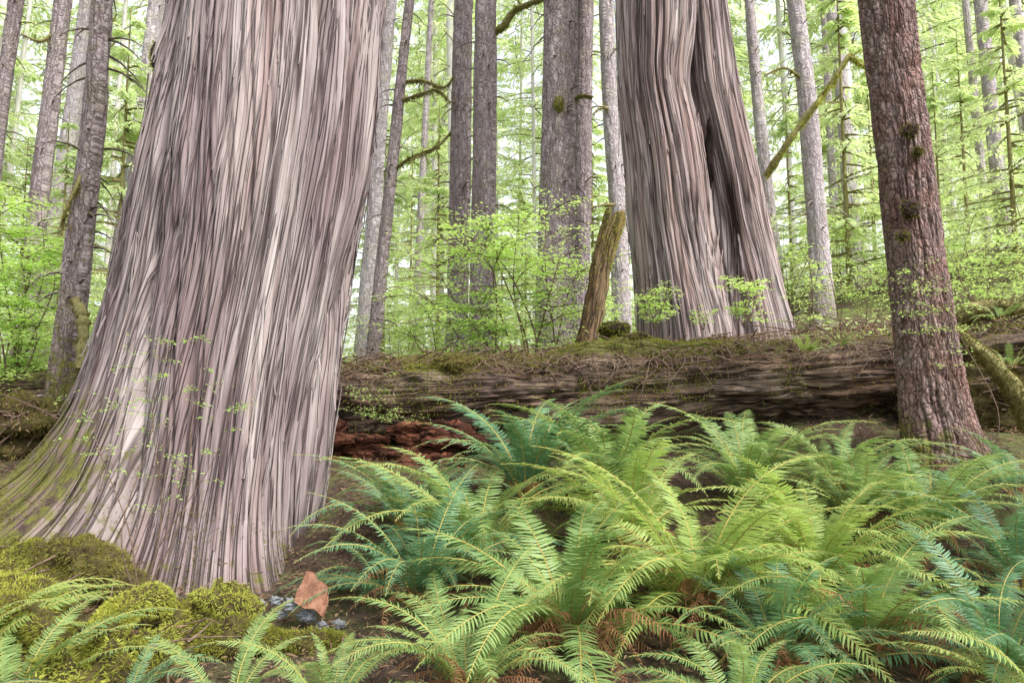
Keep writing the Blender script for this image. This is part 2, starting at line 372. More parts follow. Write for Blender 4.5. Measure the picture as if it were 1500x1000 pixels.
def wA(p,n):
    low=1-sstep(-.2,1.2,p[:,2]); a=vn(p[:,0]*3+20,p[:,2]*2+p[:,1]*2,31)
    return (low+1.6*(p[:,0]<-4.3)*(1-sstep(1,2.2,p[:,2])))*np.clip(a-.45,0,1)*(p[:,1]<7.4)
p,n=sample(VA,FA,20000,wA); Vf,Ff=fuzz(p,n,.030,.008,.3); mk('moss',Vf,[Ff],M['mossd'],tA,smooth=False)
def blob(cen,r,seed,nu=28,nv=20,amp=.25,sq=(1,1,1)):
    th=np.linspace(0,2*math.pi,nu+1); ph=np.linspace(0.02,math.pi-.02,nv)
    T,Ph=np.meshgrid(th,ph); k=th[None,:]/(2*math.pi)
    a=1+amp*2*(vn(k*7,Ph*2.2,seed,7)-.5)+amp*(vn(k*16,Ph*5,seed+1,16)-.5)+amp*.5*(vn(k*32,Ph*11,seed+2,32)-.5)
    d=np.stack([np.sin(Ph)*np.cos(T)*sq[0],np.sin(Ph)*np.sin(T)*sq[1],np.cos(Ph)*sq[2]],-1)
    return (np.array(cen)+d*r*a[...,None]).reshape(-1,3),gridfaces(nv,nu+1)[:,::-1]
def mossy_blob(name,cen,r,seed,parent,body,mossmat,nf=2500,sq=(1,1,1),L=.05,W=.012,amp=.25):
    V,F=blob(cen,r,seed,sq=sq,amp=amp,nu=40,nv=28); g=mk(name,V,[F],body,parent)
    p,n=sample(V,F,nf); V2,F2=fuzz(p,n,L,W,.5); mk('moss',V2,[F2],mossmat,g,smooth=False); return g
mossy_blob('burl',P(232,88,7.0),.10,3,tA,M['cedar'],M['mossy'],500,(.7,1,1.5),.04,.01)
# --- second cedar, two fused stems
YB=12.
rowsB1=[(0,905,1022),(60,906,1020),(130,909,1008),(200,914,1028),(260,920,1038),(330,925,1044),(400,932,1058),(490,938,1080),(560,940,1090)]
rowsB2=[(0,1008,1062),(60,1010,1070),(130,1012,1080),(200,1026,1096),(260,1034,1112),(330,1038,1126),(400,1044,1142),(490,1050,1166),(560,1052,1175)]
cB=P(1040,560,YB); baseB=np.array([cB[0],YB,float(ground(cB[0],YB))])
tB=thing('cedar_tree','broad reddish grey double stemmed cedar with a dark hollow, standing behind the fallen log','tree',baseB)
def mossB(z,th,u): return .08+.20*(1-sstep(2,3.4,z))+.24*np.clip(np.cos(th-.2),0,1)**2
grB=trunk_grid(rowsB1,YB,20,.6,700,.04,cedar_disp(21,32,100,.065,.022,5,.12,.004,2.0,.6),flares=[(-60,.2,.6,6,1.3),(-120,.2,.6,6,1.3)],zdense=10,mossf=mossB)
put_trunk('trunk',grB,M['cedar2'],tB,strips(grB,160,2,9,6,.3,1.4,.05,.07))
def dB2(u,z,th,r):
    d,h=cedar_disp(33,20,64,.06,.022,3,.09,.006,2.,.6)(u,z,th,r)
    a=(th-math.radians(-125)+math.pi)%(2*math.pi)-math.pi
    dent=np.exp(-(a/.5)**2)*np.exp(-((z-4.75)/.8)**2); cleft_shade=np.exp(-(a/.35)**2)
    return d-.26*dent,np.clip(h*(1-1.3*dent)*(1-.75*cleft_shade),0,1)  # dent and cleft also darkened in colour, painting shade between the stems
grB2=trunk_grid(rowsB2,12.15,19,.6,460,.04,dB2,flares=[(-40,.25,.7,6,1.3),(0,.25,.8,6,1.3)],zdense=10,mossf=mossB)
put_trunk('trunk',grB2,M['cedar2'],tB,strips(grB2,100,2,9,7,.3,1.4,.05,.06))
V,F=blob(P(1040,222,11.70),.5,9,sq=(.15,.25,1.1),amp=.3); mk('hollow',V,[F],M['black'],tB)  # solid black lens painting the shade of the hollow
def branch(parent,pts,r0,r1,mat,mossmat=None,nf=0,name='branch',L=.08,W=.014,n=8,twigs=0,seed=0):
    q=smoothpath(pts,26); rg=np.random.default_rng(seed)
    rad=np.linspace(r0,r1,26)*(1+.15*rg.normal(0,1,26))
    g=G(); V,F=sweep(q,rad,n); g.add(V,F)
    for _ in range(twigs):
        i=rg.integers(6,25); d=nrm(rg.normal(0,1,3)+np.array([0,0,.1])); l=rg.uniform(.2,.6)*np.linalg.norm(q[-1]-q[0])*.35
        e=q[i]+d*l; mpt=(q[i]+e)/2+np.array([0,0,-.08*l])
        V2,F2=sweep(smoothpath([q[i],mpt,e+np.array([0,0,-.15*l])],7),np.linspace(rad[i]*.5,rad[i]*.15,7),4); g.add(V2,F2)
    b=g.mk(name,mat,parent)
    if nf:
        VV=np.concatenate(g.v); FF=np.concatenate(g.f)
        p,nn=sample(VV,FF,nf); V3,F3=fuzz(p,nn,L,W,.9); mk('moss',V3,[F3],mossmat,b,smooth=False)
    return b
branch(tB,[P(1122,258,12.2),P(1150,215,11.9),P(1178,175,11.8),P(1205,140,11.7),P(1228,105,11.6),P(1246,78,11.6)],.065,.035,M['mtwig'],M['mossy'],2600,twigs=5,seed=4)
branch(tB,[P(1246,80,11.6),P(1256,92,11.6),P(1268,98,11.6)],.04,.02,M['mtwig'],M['mossy'],300,seed=5)
# --- right hemlock in front of the log
rowsC=[(0,1258,1336),(100,1268,1348),(200,1280,1362),(300,1290,1374),(400,1301,1387),(500,1311,1402),(580,1317,1414),(650,1320,1424)]
def hem_disp(seed,n1,n2,v1,v2,a1,a2):
    def f(u,z,th,r):
        uu=u+.02*(vn(u*5,z*1.2,seed,5)-.5)+.012*(vn(u*n1,z*v1,seed+9,n1)-.5)
        h1=groove(vn(uu*n1,z*v1,seed+1,n1),2.4,.7); h2=groove(vn(uu*n2,z*v2,seed+2,n2),2.2,.8); lg=vn(u*5,z*.6,seed+3,5)
        return .05*(lg-.5)*r/.35+a1*(h1-.6)+a2*(h2-.6),np.clip(.15+.55*h1+.42*h2,0,1)
    return f
YC=7.5; cC=P(1372,650,YC); baseC=np.array([cC[0],YC,float(ground(cC[0],YC))])
grC=trunk_grid(rowsC,YC,17,.4,460,.012,hem_disp(41,28,62,2.6,6,.034,.014),flares=[(-35,.16,.28,5,1.0),(-150,.12,.3,6,1.0),(-90,.08,.25,7,1.0),(20,.14,.3,6,1.0)],zdense=6.6,
   mossf=lambda z,th,u:.10+.25*np.clip(np.cos(th-2.9),0,1)+.35*(1-sstep(1,1.5,z)))
tC=thing('hemlock_tree','dark scaly barked conifer in front of the log on the right, leaning slightly left','tree',baseC)
put_trunk('trunk',grC,M['hem'],tC)
for (x,y,r) in ((1333,192,.06),(1334,306,.08),(1322,345,.045),(1345,222,.035)):
    mossy_blob('burl',P(x,y,7.5-.34),r,int(x+y),tC,M['hem'],M['mossd'],260,(1.1,.8,1),.045,.008,.4)
# --- conifer crowns
def conifer_crown(seed,z0,z1,nb,L0,L1,nl,ll=.24,lw=.055,droop=.35,gx=0):
    rg=np.random.default_rng(seed); g=G()
    for i in range(nb):
        t=rg.random(); z=z0+(z1-z0)*t; L=(L0*(1-t)+L1*t)*rg.uniform(.55,1.15); az=rg.uniform(0,2*math.pi)
        out=np.array([math.cos(az),math.sin(az),0]); sd=np.array([-out[1],out[0],0])
        s=np.linspace(0,1,7)[:,None]; q=np.array([0,0,z])+out*L*s+np.array([0,0,1])*(L*.12*s-L*droop*s*s)
        V,F=sweep(q,np.linspace(.035,.008,7),3); g.add(V,F,m=1)
        k=nl; a=rg.uniform(.15,1,k); lat=rg.normal(0,1,k)*.16*L*(1.15-a)**.6
        pos=np.array([0,0,z])+out*(L*a)[:,None]+sd*lat[:,None]+np.array([0,0,1])*(L*.12*a-L*droop*a*a-np.abs(lat)*.35+rg.normal(0,.03,k))[:,None]
        d=out*rg.uniform(.3,1,k)[:,None]+sd*(np.sign(lat)*rg.uniform(.2,1,k))[:,None]+np.array([0,0,-1])*rg.uniform(.1,.7,k)[:,None]
        nm=np.array([0,0,1.])+rg.normal(0,.35,(k,3))
        V,F=leaves(pos,d,nm,ll*rg.uniform(.5,1.3,k),lw*rg.uniform(.6,1.3,k)); g.add(V,F)
    return g
def mesh_of(g,name,mats):
    o=g.mk(name,mats,None,origin=(0,0,0),smooth=False); me=o.data; bpy.data.objects.remove(o); return me
crown_hi=[mesh_of(conifer_crown(100+i,12,26,24,3.0,1.2,90,.2,.045),'conifer_crown',[M['conifm'],M['twig']]) for i in range(3)]
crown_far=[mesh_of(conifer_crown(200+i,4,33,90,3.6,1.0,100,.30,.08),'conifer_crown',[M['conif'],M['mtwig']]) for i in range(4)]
def add_crown(parent,me,loc,rz,sc=1.):
    o=bpy.data.objects.new('crown',me); C.objects.link(o); o.parent=parent
    o.location=[float(a) for a in loc]; o.rotation_euler=(0,0,rz); o.scale=(sc,sc,sc); return o
# --- trees of the middle distance
mids=[
 ('dark slanting trunk cut by the upper left corner',[(0,24,24),(150,2,25),(300,-16,26)],15,0),
 ('pinkish grey conifer second from the left edge, behind the left shrub',[(0,92,27),(250,62,29),(480,35,33)],15,0),
 ('thin mossy based trunk right against the left side of the huge cedar',[(0,150,31),(150,140,34),(300,122,38),(450,106,42),(540,98,50)],9.2,1),
 ('slim trunk just showing left of the huge cedar near the top',[(0,230,23),(150,212,25),(320,184,27)],17,0),
 ('reddish trunk low between the two leftmost conifers',[(0,128,22),(160,108,28),(320,84,34)],21,0),
 ('straight grey conifer left of the paired central trunks',[(0,679,28),(250,674,30),(510,669,33)],15.7,0),
 ('straight grey conifer with a curved mossy limb near the top, right of its close neighbour',[(0,712,31),(250,709,34),(520,705,38)],14.5,0),
 ('thickest dark conifer at the centre behind the log',[(0,822,48),(250,817,52),(510,812,58)],13,1),
 ('narrow trunk hugging the right side of the thick central conifer',[(0,858,24),(250,853,27),(510,848,30)],15.5,0),
 ('slightly crooked trunk between central conifer and double cedar',[(0,887,20),(140,893,22),(300,905,25),(480,912,28)],17.5,0),
 ('dark crooked thin trunk with mossy branches right of the huge cedar',[(0,600,13),(130,586,15),(280,571,17),(520,546,20)],15.9,0),
 ('grey trunk behind the mossy diagonal branch on the right',[(0,1165,25),(150,1183,28),(300,1195,31),(470,1208,35)],17,0),
 ('slim brown trunk midway between diagonal branch and right hemlock',[(0,1216,16),(150,1234,19),(440,1256,23)],22,0),
 ('lilac grey trunk near the right edge with leafy shrubs at its foot',[(0,1436,20),(200,1456,22),(420,1482,26)],20,0),
 ('pale trunk cut by the upper right corner',[(0,1486,16),(120,1500,17),(400,1528,20)],24,0),
 ('thin trunk close beside the right edge trunk, on its left',[(0,1414,11),(150,1428,12),(400,1452,14)],27,0),
 ('pale trunk half hidden by the right flank of the double cedar',[(0,1098,15),(150,1110,17),(420,1140,20)],21,0),
 ('slender trunk left of the slim brown trunk on the right',[(0,1206,9),(200,1216,11),(440,1228,13)],26,0),
 ('dim trunk showing in the gap right of the huge cedar, low down',[(250,552,20),(400,540,22),(520,530,24)],19,0),
 ('thin trunk behind the vine maple, left of the straight grey conifer',[(200,622,9),(400,612,11),(510,606,12)],24,0),
]
MT=[]
for i,(lab,rw,Y,near) in enumerate(mids):
    rows=[(py,x-w/2,x+w/2) for py,x,w in rw]
    bx=P(rw[-1][1],rw[-1][0],Y)[0]; bz=float(ground(bx,Y))
    rm=rw[1][2]*Y/1000/2; H=24+6*random.random()
    n1=max(8,int(2*math.pi*rm/.1))
    gr=trunk_grid(rows,Y,bz+H,bz-.5,96 if near else 60,.04 if near else .09,hem_disp(60+i,n1,n1*2,1.6,4,.02+.012*near,.008),
        flares=[(-60+40*(i%3),.10,.35,5,bz),(200,.12,.35,5,bz),(90,.1,.3,5,bz)],zdense=CAMZ+.72*Y,taper=.6,
        mossf=lambda z,th,u,bz=bz,i=i:.10+.04*(i%3)+.14*(i==2)+.35*(1-sstep(bz,bz+2.2,z)))
    t=thing('conifer_tree',lab,'tree',(bx,Y,bz)); MT.append((t,rows,Y,gr,bz,H))
    g=G(); rg=np.random.default_rng(300+i); V4=gr[0]; nz,nt,_=V4.shape
    for _ in range(34):
        a=rg.integers(0,nz-15); b=rg.integers(0,nt-1); p0=V4[a,b]; ce=V4[a].mean(0); d=nrm(p0-ce); d[2]=rg.uniform(-.4,.3)
        l=rg.uniform(.08,.5)
        V,F=sweep(smoothpath([p0-d*.03,p0+d*l*.5,p0+d*l+np.array([0,0,-.3*l])],4),np.linspace(.022,.006,4),4); g.add(V,F)
    ev=np.concatenate(g.v); ef=np.concatenate(g.f)
    put_trunk('trunk',gr,(M['mid'] if Y<16 else M['mid_hazed']),t,(ev,ef,np.zeros((len(ev),2))+ev[:,:2],np.full(len(ev),.7),np.full(len(ev),.4)))  # farther trunks get the bark with haze painted in
    cx=gr[0][-8].mean(0)[0]-bx
    add_crown(t,crown_hi[i%3],(cx,0,1.5),random.random()*6,1.)
def midbranch(i,pts,r0,r1,nf=500,**k): branch(MT[i][0],pts,r0,r1,M['mtwig'],M['mossd' if i!=6 else 'moss'],nf,**k)
midbranch(6,[P(722,48,14.5),P(738,38,14.4),P(752,18,14.3),P(775,6,14.2),P(800,-2,14.2)],.09,.05,1400,twigs=3,seed=1)
midbranch(10,[P(590,120,16),P(620,118,15.6),P(650,128,15.2),P(665,112,15)],.04,.015,700,twigs=6,seed=2,L=.12)
midbranch(10,[P(578,150,16),P(610,140,15.6),P(640,132,15.2),P(660,150,15)],.045,.015,700,twigs=6,seed=3,L=.12)
midbranch(10,[P(575,250,16),P(600,232,15.6),P(640,215,15.2)],.035,.015,500,twigs=5,seed=8,L=.1)
midbranch(7,[P(838,150,13),P(850,140,12.8),P(868,142,12.7)],.04,.02,300,twigs=3,seed=9)
midbranch(9,[P(895,160,17.5),P(880,158,17),P(868,168,16.8)],.05,.02,300,twigs=3,seed=10)
midbranch(9,[P(905,300,17.5),P(885,300,17),P(862,306,16.8)],.05,.02,300,twigs=3,seed=11)
midbranch(5,[P(672,180,15.7),P(640,215,15.5),P(600,235,15.2)],.035,.015,500,twigs=6,seed=12)
midbranch(2,[P(122,250,9.1),P(100,300,8.9),P(90,330,8.9)],.025,.012,500,twigs=3,seed=13)
midbranch(2,[P(110,440,8.8),P(122,470,8.7),P(118,540,8.6)],.07,.06,900,twigs=0,seed=14,L=.05)
midbranch(1,[P(88,40,15),P(60,60,14.7),P(30,50,14.5)],.04,.02,400,twigs=5,seed=15)
midbranch(13,[P(1455,190,20),P(1490,170,19.6),P(1520,150,19.4)],.05,.02,400,twigs=5,seed=16)
midbranch(11,[P(1180,120,17),P(1150,100,16.6),P(1120,110,16.4)],.04,.02,400,twigs=5,seed=17)
mossy_blob('moss_clump',P(818,152,12.65),.08,71,MT[7][0],M['mtwig'],M['moss'],500,(.8,.8,1.7),.07,.01)
# --- far trunks
far_proto=[]
for k in range(4):
    rg=np.random.default_rng(500+k); H=36; zz=np.linspace(-1,H,40); r=np.linspace(.30,.07,40)
    q=np.stack([.25*np.sin(zz*.12+k)+.0*zz,.2*np.cos(zz*.1+k),zz],1); V,F,uv,_,_=sweep(q,r,14,loc=True)
    g=G(); g.add(V,F)
    for _ in range(60):
        i=rg.integers(3,30); az=rg.uniform(0,6.28); d=np.array([math.cos(az),math.sin(az),rg.uniform(-.3,.2)]); l=rg.uniform(.3,1.8)
        V2,F2=sweep(smoothpath([q[i],q[i]+d*l*.5,q[i]+d*l+np.array([0,0,-.25*l])],4),np.linspace(.03,.008,4),3); g.add(V2,F2)
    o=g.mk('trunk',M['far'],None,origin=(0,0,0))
    me=o.data; uvn=np.zeros((len(me.vertices),2)); uvn[:len(uv)]=uv
    l=me.uv_layers.new(name='UVMap'); li=np.zeros(len(me.loops),np.int32); me.loops.foreach_get('vertex_index',li); l.data.foreach_set('uv',uvn[li].astype(np.float32).ravel())
    bpy.data.objects.remove(o); far_proto.append(me)
for i in range(54):
    Y=random.uniform(27,62); px=random.uniform(-120,1620)
    x=(px-750)/1000*Y; z=float(ground(x,Y))
    t=thing('conifer_tree','slender conifer far back in the bright forest, paled by painted haze','tree',(x,Y,z),'slender pale conifers far back in the forest')
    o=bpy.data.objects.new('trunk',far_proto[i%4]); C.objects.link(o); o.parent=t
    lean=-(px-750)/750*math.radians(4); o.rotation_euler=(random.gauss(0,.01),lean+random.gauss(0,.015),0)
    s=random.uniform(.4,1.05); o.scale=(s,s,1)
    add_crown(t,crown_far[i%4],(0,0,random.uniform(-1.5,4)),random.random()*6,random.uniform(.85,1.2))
# --- young conifers
yh=[mesh_of(conifer_crown(600+i,.5,7.5,60,2.0,.3,90,.16,.040,.22),'young_crown',[M['conif'],M['mtwig']]) for i in range(3)]
V,F=sweep(np.stack([np.zeros(12),np.zeros(12),np.linspace(-.3,7.8,12)],1),np.linspace(.07,.01,12),8)
o=mk('trunk',V,[F],M['mtwig'],None,origin=(0,0,0)); st=o.data; bpy.data.objects.remove(o)
ysp=[(20,24),(80,19),(165,16),(560,20),(600,26),(640,22),(735,24),(765,30),(870,23),(880,28),(1165,24),(1215,30),(1290,25),(1390,20),(1430,26),(1500,17),(1560,22),(-60,17),(550,32),(920,34),(1120,32),(120,30),(1250,20),(770,20),(1460,32)]
for i,(px,Y) in enumerate(ysp):
    x=(px-750)/1000*Y; z=float(ground(x,Y))
    t=thing('young_conifer','young feathery conifer in the light green understory behind the log','tree',(x,Y,z),'young conifers of the understory')
    o=bpy.data.objects.new('trunk',st); C.objects.link(o); o.parent=t
    s=random.uniform(.7,1.35); add_crown(t,yh[i%3],(0,0,0),random.random()*6); t.scale=(s,s,s)
# --- distant forest mass
g=G(); nC=470
cx=rng.uniform(-75,75,nC); cy=rng.uniform(48,85,nC); cz=4+cy*rng.uniform(0,.62,nC)+rng.uniform(-1,1,nC)
for a,b,c_ in zip(cx,cy,cz):
    k=110; pos=np.array([a,b,c_])+rng.normal(0,1,(k,3))*np.array([2.6,2,1.0])
    d=rng.normal(0,1,(k,3))*np.array([1,1,.3])+np.array([0,0,-.5]); V,F=leaves(pos,d,np.array([0,0,1.])+rng.normal(0,.5,(k,3)),rng.uniform(.3,.9,k),rng.uniform(.12,.28,k)); g.add(V,F)
tag(g.mk('distant_forest',M['conif_hazed'],None,smooth=False),'distant bright green forest foliage, haze painted into its pale colour, behind all the trunks','forest',kind='stuff')
# --- undergrowth
k=36000; yy=11+50*rng.random(k)**1.6; xx=rng.uniform(-.95,.95,k)*yy
zz=ground(xx,yy)+rng.random(k)*.7*(.3+vn(xx*.5+40,yy*.5,77))*(1+yy/40)
ok=vn(xx*.9+90,yy*.9,78)>.34; xx,yy,zz=xx[ok],yy[ok],zz[ok]; k=len(xx)
V,F=leaves(np.stack([xx,yy,zz],1),rng.normal(0,1,(k,3))*np.array([1,1,.4]),np.array([0,0,1.])+rng.normal(0,.5,(k,3)),(.06+yy*.005)*rng.uniform(.6,1.4,k),(.03+yy*.002)*rng.uniform(.6,1.3,k))
tag(mk('undergrowth',V,[F],M['herb'],None,smooth=False),'low leafy undergrowth covering the rising ground behind the log','undergrowth',kind='stuff')
# --- shrubs
def shrub(name,label,cat,base,H,W,nst,ntw,nlf,ls,mat,seed,lean=(0,0),flat=.8,stemr=.014,tops=None,group=None,lo=4):
    rg=np.random.default_rng(seed); base=np.array(base,float)
    t=thing(name,label,cat,base,group); lf=G()
    for s in range(nst):
        if tops is not None: tip=np.array(tops[s%len(tops)])
        else:
            az=rg.uniform(0,6.28); rr=W*rg.uniform(.2,.9); tip=base+np.array([math.cos(az)*rr+lean[0],math.sin(az)*rr+lean[1],H*rg.uniform(.65,1.)])
        hh=np.linalg.norm(tip-base)
        m1=base*.67+tip*.33+rg.normal(0,.05,3)*hh; m2=base*.33+tip*.67+rg.normal(0,.05,3)*hh+np.array([0,0,.06*hh])
        q=smoothpath([base,m1,m2,tip],16); g=G(); V,F=sweep(q,np.linspace(stemr,stemr*.25,16),5); g.add(V,F)
        for k in range(ntw):
            i=rg.integers(lo,16); az=rg.uniform(0,6.28); l=W*rg.uniform(.25,.75)
            d=np.array([math.cos(az),math.sin(az),rg.uniform(-.15,.35)]); e=q[i]+d*l
            tw=smoothpath([q[i],q[i]+d*l*.5+np.array([0,0,.06*l]),e+np.array([0,0,-.05*l])],8)
            V,F=sweep(tw,np.linspace(stemr*.4,stemr*.12,8),3); g.add(V,F)
            n=nlf; a=rg.uniform(.15,1,n); sd=np.array([-d[1],d[0],0]); lat=rg.normal(0,1,n)*l*.22*(1.1-a*.5)
            ii=np.clip((a*7).astype(int),0,7); pos=tw[ii]+sd*lat[:,None]+rg.normal(0,1,(n,3))*np.array([.02,.02,.03*(1.5-flat)])*l/.4
            dd=d*rg.uniform(.2,1,n)[:,None]+sd*(np.sign(lat)*rg.uniform(.2,1.,n))[:,None]+np.array([0,0,-.15])
            nm=np.array([0,0,1.])+rg.normal(0,.6*(1.3-flat),(n,3))
            V,F=leaves(pos,dd,nm,ls*rg.uniform(.6,1.3,n),ls*.62*rg.uniform(.7,1.2,n)); lf.add(V,F)
        g.mk('stem',M['twig'],t)
    lf.mk('foliage',mat,t,smooth=False); return t
def gz(px,Y): x=(px-750)/1000*Y; return (x,Y,float(ground(x,Y)))
shrub('vine_maple','bright green vine maple spreading flat leafy sprays behind the log at the centre','shrub',gz(775,11.2),2,1.5,11,19,52,.066,M['maple'],1,
   tops=[P(635,380,11.2),P(620,430,11),P(660,330,11.4),P(710,325,11.2),P(760,320,11),P(820,380,11),P(850,390,11.3),P(730,370,10.8),P(800,315,11.5),P(690,400,10.9),P(650,350,10.8)],stemr=.024,flat=.85,lo=6)
shrub('vine_maple','smaller vine maple low beside the straight grey conifers, its stems crossing them','shrub',gz(690,11.6),1.6,1.1,7,13,42,.062,M['maple'],2,tops=[P(600,480,11.4),P(640,460,11.6),P(690,430,11.6),P(720,450,11.2),P(580,420,11.9),P(650,500,11.4),P(560,480,11.6)],stemr=.018,flat=.85)
shrub('leafy_shrub','yellow green leafy shrub at the left edge below the pinkish conifer','shrub',gz(20,10.2),2.4,1.3,10,22,56,.068,M['maple'],3,tops=[P(-30,290,10),P(20,275,10.2),P(60,300,10.4),P(30,370,10),P(80,400,10.2),P(0,430,9.8),P(50,460,10),P(-40,380,10),P(70,340,10.8),P(0,330,10)],stemr=.018,flat=.8)
shrub('leafy_shrub','small leafy shrub between thin mossy trunk and huge cedar','shrub',gz(150,12),2,.8,5,12,36,.055,M['maple'],4,stemr=.014)
shrub('huckleberry_bush','sparse small leaved bush rising in front of the huge cedar','shrub',P(205,890,5.1),1.6,.42,6,9,16,.027,M['huck'],5,
   tops=[P(205,540,5.2),P(255,480,5.2),P(310,500,5.3),P(150,580,5.1),P(340,600,5.1),P(250,640,5.0)],stemr=.006,flat=.6,lo=8)
shrub('seedling_shrub','small leafy seedling rooted on the log below the double cedar\'s left stem','shrub',P(962,488,9.5),.7,.4,5,9,22,.046,M['maple'],6,stemr=.008)
shrub('seedling_shrub','leafy seedling on the log in front of the double cedar\'s right stem','shrub',P(1090,480,9.5),.8,.45,5,9,22,.046,M['maple'],7,stemr=.008)
shrub('seedling_shrub','tiny green seedling on the log just left of the seedlings by the cedar\'s middle','shrub',P(1030,484,9.3),.35,.25,4,5,14,.035,M['maple'],8,stemr=.006)
shrub('huckleberry_bush','thin leafy sprig reaching across the right hemlock at mid height','shrub',gz(1440,7.0),1.8,.5,5,8,18,.030,M['huck'],9,tops=[P(1310,400,6.8),P(1350,385,6.9),P(1390,410,6.9),P(1330,420,6.8),P(1420,380,7)],stemr=.006,flat=.5,lo=8)
shrub('huckleberry_bush','small leaved bush hanging over the left end of the visible log','shrub',P(540,620,9.0),.9,.5,6,6,14,.036,M['huck'],10,tops=[P(520,560,9),P(560,540,9),P(580,600,8.8),P(510,600,8.9),P(600,610,8.8),P(550,580,8.8)],stemr=.008,flat=.5)
shrub('leafy_shrub','airy shrub on the bank at the right edge','shrub',gz(1470,11),2.2,1.2,7,11,36,.05,M['huck'],12,stemr=.014,lean=(-.2,0))
shrub('leafy_shrub','airy shrub behind the log between diagonal branch and right hemlock','shrub',gz(1255,12.5),2.2,1.2,6,10,36,.05,M['huck'],13,stemr=.014)
shrub('leafy_shrub','slim arching shrub just right of the double cedar','shrub',gz(1185,10.6),2.4,.6,4,9,22,.046,M['maple'],14,stemr=.012)
pr=shrub('understory_shrub','leafy shrub in the sunlit understory behind the log','shrub',gz(600,17),2.4,1.4,6,10,38,.09,M['herb'],15,group='understory shrubs behind the log')
for (px,Y) in [(40,15),(-40,20),(560,23),(660,20),(740,18),(870,17),(930,22),(1160,20),(1300,19),(1350,24),(1400,17),(1450,15),(1530,18),(1240,26),(500,19),(150,20)]:
    copy_tree(pr,gz(px,Y),random.random()*6,random.uniform(.7,1.4))
# --- fallen log
lp=[P(-160,592,10.3),P(200,590,10.1),P(500,584,9.8),P(900,566,9.5),P(1300,546,9.2),P(1620,532,9.1)]
q=smoothpath(lp,620); rad=np.interp(np.linspace(0,1,620),[0,.35,.5,.8,1],[.54,.50,.50,.59,.61])
def hlog(u,s):
    uu=u+.03*(vn(u*5,s*.4,91,5)-.5)+.010*(vn(u*20,s*2,98,20)-.5)
    return groove(vn(uu*22,s*.28,92,22),3),groove(vn(uu*60,s*.9,93,60),2.2,.8),groove(vn(uu*8,s*.25,95,8),3,.7)
def ld(u,s):
    h,h2,big=hlog(u,s); lg=vn(u*5,s*.55,94,5)
    ch=vn(u*16,s*2.2,96,16); ch2=vn(u*44,s*7,97,44); ch3=vn(u*10,s*4,88,10)
    return .22*(lg-.5)+.06*(h-.6)+.025*(h2-.6)+.08*(big-1)+.12*(ch-.5)+.06*(ch2-.5)+.06*(ch3-.5)-.10*np.floor(vn(u*11,s*.7,99,11)*3)/3
V,F,uv,Nn,s=sweep(q,rad+.05,220,ld,loc=True)
u=np.linspace(0,1,221)[None,:]; h,h2,big=hlog(u,s[:,None])
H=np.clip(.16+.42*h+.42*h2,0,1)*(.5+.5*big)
ms=(.20+.46*sstep(.35,.9,Nn[:,2])+.42*(vn(V[:,0]*1.7+20,V[:,2]*3,55)-.45)+.18*(vn(V[:,0]*5+20,V[:,2]*7,56)-.5))
tL=thing('fallen_log','long rotting fallen log with mossy top lying across behind the ferns','log',(q[300][0],q[300][1],q[300][2]-.6))
mk('log_body',V,[F],M['log'],tL,uv=uv,attrs={'h':H.ravel(),'moss':ms})
def wl(p,n):
    top=np.clip(n[:,2]*sgn,0,1)**2.+.16*np.clip(n[:,1]*-sgn,0,1)
    return top*(.15+(vn(p[:,0]*1.7+20,p[:,2]*3,55)>.46))*(p[:,0]>-6)
a,b=V[F[:,0]],V[F[:,2]]; nq=np.cross(V[F[:,2]]-V[F[:,0]],V[F[:,3]]-V[F[:,1]]); up=(a+b)[:,2]/2>np.interp((a+b)[:,0]/2,q[:,0],q[:,2])+.3
sgn=1. if nq[up][:,2].mean()>0 else -1.
p,n=sample(V,F,32000,wl); n=n*sgn
V2,F2=fuzz(p,n,.05,.011,.5); mk('moss',V2,[F2],M['moss'],tL,smooth=False)
rg=np.random.default_rng(77); g=G()
for _ in range(420):
    x=rg.uniform(500,1480); i=int(np.interp(x,[-160,1620],[0,619])); c=q[i]; r=rad[i]; a=rg.uniform(.5,1.6)
    p0=c+np.array([0,-math.cos(a)*r*1.08,math.sin(a)*r*1.06]); l=rg.uniform(.08,.5)
    p1=p0+np.array([rg.normal(0,.12),-.10,-l*.35]); p2=p0+np.array([rg.normal(0,.2),-.12-r*.2*rg.random(),-l])
    V,F=sweep(smoothpath([p0,p1,p2],8),np.linspace(.008,.003,8)*rg.uniform(.5,1.5),4); g.add(V,F)
for _ in range(110):
    x=rg.uniform(500,1480); i=int(np.interp(x,[-160,1620],[0,619])); c=q[i]; r=rad[i]
    p0=c+np.array([0,rg.uniform(-.3,.1),r*1.05]); d=np.array([rg.normal(0,.4),rg.normal(0,.15),rg.uniform(0,.16)])
    V,F=sweep(smoothpath([p0,p0+d*.5+np.array([0,0,.03]),p0+d],6),np.linspace(.014,.004,6),4); g.add(V,F)
g.mk('rootlets',M['twig'],tL)
k=mossy_blob('moss_knob',P(672,540,9.35),.20,133,tL,M['mossbody'],M['mossd'],2600,(1.5,.8,.8),.05,.01,.45)
g=G(); nl=6000; x=rng.uniform(-2.3,7,nl); i=np.interp(x,q[:,0],np.arange(620)).astype(int); a=np.clip(rng.normal(1.1,.5,nl),.1,2.4)
pos=q[i]+np.stack([0*x,-np.cos(a)*rad[i]*1.07,np.sin(a)*rad[i]*1.08],1); V,F=leaves(pos,rng.normal(0,1,(nl,3)),np.array([0,-.4,1.])+rng.normal(0,.5,(nl,3)),rng.uniform(.02,.09,nl),rng.uniform(.006,.018,nl))
mk('litter',V,[F],M['litter'],tL,smooth=False)
